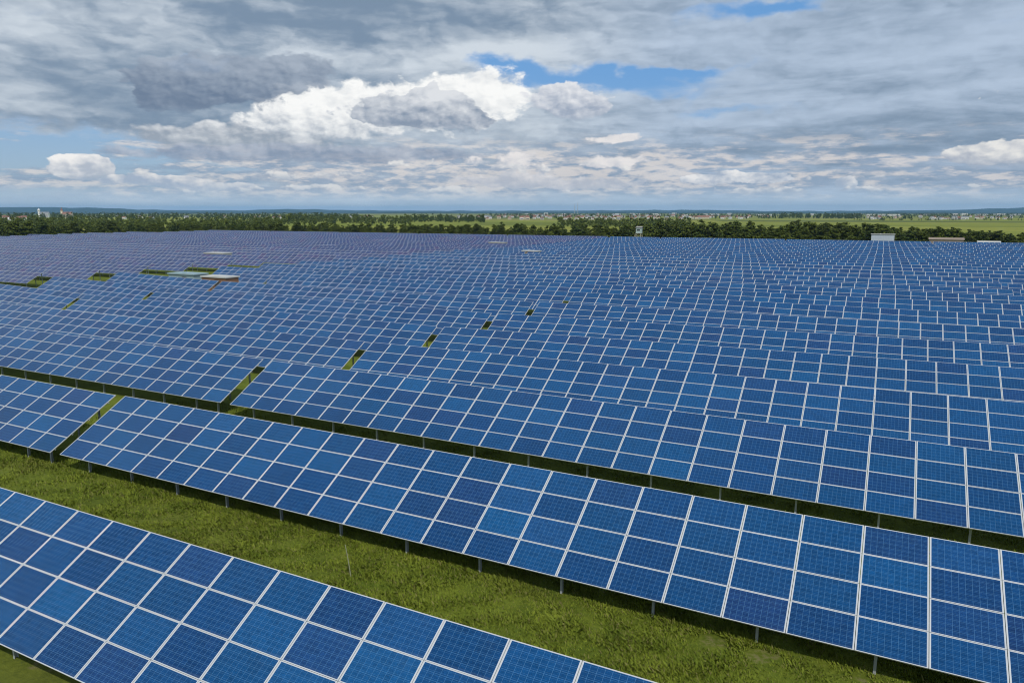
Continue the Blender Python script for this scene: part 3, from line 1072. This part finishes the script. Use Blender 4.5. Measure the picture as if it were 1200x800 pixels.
HEDGE_X = np.array([-60, 0, 100, 200, 330, 420, 500, 600, 700, 780, 850, 950, 1030, 1070, 1120, 1160, 1200, 1260])
HEDGE_Y = np.array([257, 257, 259, 259, 258, 261, 261, 260.5, 262, 260, 259, 259, 261, 265, 264, 268, 269, 269])   # tops of the hedge in the photo


def hedge(n, v_lo, v_hi, x_lo, x_hi, dens_seed, label, group, dh=0.0, yellow=0.12):
    q = random.Random(dens_seed)
    for i in range(n):
        px = x_lo + (x_hi - x_lo) * (i + q.uniform(.1, .9)) / n
        v = q.uniform(v_lo, v_hi)
        d = pixel_ray(px, 260)
        x = d[0] * v / d[1]
        if x < -372:                                   # round the west end of the field
            x = -372 - q.uniform(2, 14)
            v = x * d[1] / d[0] + q.uniform(-6, 6)
        dist = float(np.dot(np.array([x, v, 0]), np.array([HEAD[0], HEAD[1], 0])))
        ztop = CAM_H - (np.interp(px, HEDGE_X, HEDGE_Y) - 248) / FOCAL_PX * dist
        hh = ztop - float(ground_z(x, v))
        hh = max(2.6, hh * q.uniform(.58, 1.0) + dh)
        yl = q.random() < yellow
        tree(x, v, hh, q.choice(VAR_Y if yl else VAR), ('yellow green bushy tree' if yl else 'dark green bushy tree') + label, ('yellow green ' if yl else 'dark green ') + group)


hedge(185, 314.5, 321, -20, 1215, 5, ' in the front line of the hedge behind the solar field', 'trees of the front hedge line')
hedge(112, 322, 338, -20, 1215, 6, ' in the rear line of the hedge behind the solar field', 'trees of the rear hedge line', 0.6)


# far woods: one mass each
def wood(name_label, x_lo, x_hi, d_lo, d_hi, n, h, seed, mat):
    q = np.random.default_rng(seed)
    out = []
    proto = [crown_quads(1.0, 0.42, 16, 10, 0.075, 500 + i, 0.1) for i in range(5)]
    for i in range(n):
        px = q.uniform(x_lo, x_hi)
        dd = q.uniform(d_lo, d_hi)
        d = pixel_ray(px, 248); d = d / np.dot(d, np.array(HEAD))
        x, y = d[0] * dd, d[1] * dd
        s = h * q.uniform(.6, 1.15)
        a = q.uniform(0, 6.28)
        P = proto[q.integers(5)] * np.array([s * 1.15, s * 1.15, s])
        ca, sa = math.cos(a), math.sin(a)
        P = np.stack([P[..., 0] * ca - P[..., 1] * sa, P[..., 0] * sa + P[..., 1] * ca, P[..., 2]], -1)
        out.append(P + np.array([x, y, float(ground_z(x, y)) - .3]))
    o = obj('woodland', quads_mesh('woodland', np.concatenate(out), [mat]))
    tag(o, name_label, 'woodland', kind='stuff')


wood('green wood filling the plain behind the hedge at the west', -60, 330, 480, 1100, 620, 8.5, 1, M['leaf'])
wood('dark wood band below the western hills', -80, 420, 1300, 2600, 700, 13, 2, M['leaf_d'])
wood('belt of trees between hedge and meadow strip', 480, 570, 1000, 1400, 120, 11, 3, M['leaf_d'])
wood('tree belt in front of the town', 655, 810, 640, 900, 170, 9, 4, M['leaf'])
wood('broken tree belt along the meadows', 330, 480, 800, 1300, 190, 11, 5, M['leaf'])
wood('dark tree belt behind the eastern meadow', 915, 1010, 1800, 2600, 170, 14, 6, M['leaf_d'])
wood('trees among the houses of the town', 560, 920, 1750, 4200, 520, 11, 7, M['leaf_d'])
wood('trees among the eastern houses', 980, 1260, 1700, 4200, 420, 11, 8, M['leaf_d'])
wood('low trees before the eastern houses', 1000, 1260, 1350, 1450, 60, 7, 9, M['leaf'])

# ------------------------------------------------------------------ town
WALLS = [simple('plaster_white', (0.76, 0.75, 0.72), .8), simple('plaster_cream', (0.66, 0.58, 0.44), .8), simple('plaster_grey', (0.46, 0.46, 0.46), .8)]
ROOFS = [simple('roof_red', (0.25, 0.125, 0.09), .8), simple('roof_brown', (0.17, 0.085, 0.055), .8), simple('roof_grey', (0.22, 0.23, 0.25), .7), simple('roof_white', (0.7, 0.7, 0.7), .7)]
WN = ['white', 'cream', 'grey']
RN = ['red', 'brown', 'grey', 'white']
M['pane'] = simple('window_pane', (0.05, 0.06, 0.08), .2)


def house_meshes(wx, wy, h, rise, wall, roof):
    w = MB(); w.box(-wx, wx, -wy, wy, -1, h)
    if rise > 0:
        w.face([(-wx, -wy, h), (-wx, 0, h + rise), (-wx, wy, h)]); w.face([(wx, wy, h), (wx, 0, h + rise), (wx, -wy, h)])
    r = MB()
    o = .4
    if rise > 0:
        k = rise / wy * o
        r.face([(-wx - o, -wy - o, h - k + .05), (wx + o, -wy - o, h - k + .05), (wx + o, 0, h + rise + .05), (-wx - o, 0, h + rise + .05)])
        r.face([(wx + o, wy + o, h - k + .05), (-wx - o, wy + o, h - k + .05), (-wx - o, 0, h + rise + .05), (wx + o, 0, h + rise + .05)])
        r.box(wx * .3, wx * .3 + .7, -.35, .35, h + rise * .6, h + rise + .9)
    else:
        r.box(-wx - .2, wx + .2, -wy - .2, wy + .2, h, h + .5)
    g = MB()
    z = 1.0
    while z + 1.4 < h:
        for s in (-1, 1): g.box(-wx + 1.2, wx - 1.2, s * wy - .02, s * wy + .02, z, z + 1.3)
        z += 2.9
    return w.mesh('wall', [wall]), r.mesh('roof', [roof]), g.mesh('window', [M['pane']])


HM = {}


def building(px, dist, kind, wi, ri, label, group, rz=None):
    name, cat, dims = {'house': ('house', 'house', (5.0, 4.2, 5.2, 2.8)), 'block': ('apartment_block', 'apartment block', (13, 6, 11, 0)),
                       'hall': ('warehouse', 'warehouse', (26, 14, 8, 0)), 'barn': ('barn', 'barn', (14, 7, 5, 4.0))}[kind]
    key = (kind, wi, ri)
    if key not in HM: HM[key] = house_meshes(*dims, WALLS[wi], ROOFS[ri])
    d = pixel_ray(px, 248); d = d / np.dot(d, np.array(HEAD))
    x, y = d[0] * dist, d[1] * dist
    t = empty(name, (x, y, float(ground_z(x, y))), YAW + (random.uniform(-.6, .6) if rz is None else rz))
    s = random.uniform(.55, .95)
    t.scale = (s, s, s * random.uniform(.9, 1.1))
    tag(t, label, cat, group)
    for n_, me in zip(('wall', 'roof', 'window'), HM[key]): obj(n_, me, t)


q = random.Random(23)


def cluster(n, x_lo, x_hi, d_lo, d_hi, where, pr=(.32, .36, .32)):
    for i in range(n):
        px = q.uniform(x_lo, x_hi)
        dist = d_lo + (d_hi - d_lo) * q.random() ** 1.3
        wi = q.choices((0, 1, 2), (.66, .22, .12))[0]
        ri = q.choices((0, 1, 2), pr)[0]
        building(px, dist, 'house', wi, ri, f'{WN[wi]} house with {RN[ri]} roof {where}', f'{WN[wi]} houses with {RN[ri]} roofs {where}')


cluster(90, 565, 805, 1450, 2700, 'in the town beyond the meadow')
cluster(34, 600, 800, 2600, 3600, 'in the rear of the town below the hills')
cluster(26, 805, 885, 1650, 2400, 'in the group of houses east of the town')
cluster(34, 985, 1190, 1600, 2400, 'along the eastern meadow', (.3, .3, .4))
cluster(14, 1085, 1140, 1550, 1750, 'in the close row behind the eastern meadow', (.4, .3, .3))
cluster(10, 400, 445, 1900, 2600, 'in the hamlet west of the town', (.4, .3, .3))
cluster(9, 525, 570, 1600, 2200, 'by the tree belt west of the town', (.4, .3, .3))
cluster(20, 100, 360, 1500, 2300, 'scattered in the western woods', (.3, .3, .4))
cluster(7, 3, 28, 1250, 1500, 'in the hamlet at the western edge', (.6, .3, .1))


def more(kind, xs, d_lo, d_hi, wi, ri, label, group):
    for px in xs: building(px, q.uniform(d_lo, d_hi), kind, wi, ri, label, group, q.uniform(-.25, .25))


more('block', [592, 617, 640, 661, 669, 700, 719, 724, 741, 748, 768, 772, 790, 803, 826, 833, 855, 951, 1002, 1008, 1119, 1130], 2700, 5000, 0, 3, 'white flat roofed apartment block at the far side of town', 'far white apartment blocks')
more('hall', [836, 892, 901, 1022, 1034, 1046, 1084, 1150, 1172, 1190], 2900, 3600, 0, 3, 'long white warehouse on the plain below the hills', 'far white warehouses')
building(680, 1900, 'barn', 0, 0, 'large barn with bright red roof in the middle of town', None, 0.1)
building(725, 2000, 'barn', 1, 0, 'cream barn with red roof at the eastern side of town', None, -0.1)
building(824, 1750, 'barn', 1, 0, 'wide barn with pinkish red roof east of town', None, 0.05)
building(897, 2300, 'barn', 1, 0, 'red roofed barn in front of the long white warehouse', None, 0.0)
building(14, 1300, 'barn', 0, 3, 'white barn with white roof at the western edge', None, 0.1)
building(19, 1150, 'barn', 2, 1, 'brown roofed barn before the white barn at the western edge', None, -0.1)


def church(px, dist, label, dome):
    d = pixel_ray(px, 248); d = d / np.dot(d, np.array(HEAD))
    x, y = d[0] * dist, d[1] * dist
    t = empty('church', (x, y, float(ground_z(x, y))), YAW + .2)
    tag(t, label, 'church')
    w, r, g = house_meshes(11, 6, 10, 5, WALLS[1 if not dome else 0], ROOFS[0 if not dome else 2])
    obj('wall', w, t); obj('roof', r, t); obj('window', g, t)
    tw = MB().box(-15.5, -11.1, -2.4, 2.4, -1, 18).build('tower', WALLS[1 if not dome else 0], t)
    sp = MB()
    if dome:
        pr = [(3.2, 18), (3.6, 19.5), (3.0, 21.5), (1.6, 23), (.3, 24), (.1, 26)]
    else:
        pr = [(3.0, 18), (2.4, 20), (1.0, 24), (.1, 27)]
    sp.tube([(-13.3, 0, z) for _, z in pr], [a for a, _ in pr], 10)
    sp.build('spire', ROOFS[3 if dome else 0], tw)


church(79, 1900, 'pinkish church with red roofed tower above the western woods', False)
church(52, 2000, 'white church with pale domed tower above the western woods', True)

# twin radio masts above the town
for px, h_, lab in ((673.5, 62, 'thin grey lattice mast above town, the shorter one'), (677, 70, 'thin grey lattice mast above town, the taller one')):
    d = pixel_ray(px, 248); d = d / np.dot(d, np.array(HEAD)); dist = 4200
    x, y = d[0] * dist, d[1] * dist
    mb = MB()
    for a in range(3):
        c, s_ = math.cos(a * 2.094), math.sin(a * 2.094)
        mb.bar((c * 2.6, s_ * 2.6, -1), (c * .5, s_ * .5, h_), .6)
    for i in range(12):
        z = h_ * i / 12; k = 2.6 - 2.1 * i / 12
        for a in range(3):
            a1, a2 = a * 2.094, (a + 1) * 2.094
            mb.bar((math.cos(a1) * k, math.sin(a1) * k, z), (math.cos(a2) * k * .9, math.sin(a2) * k * .9, z + h_ / 12), .3)
    o = mb.build('radio_mast', M['steel'], None, (x, y, float(ground_z(x, y))))
    tag(o, lab, 'mast')
print('trees', TREES, 'objects', len(bpy.data.objects))
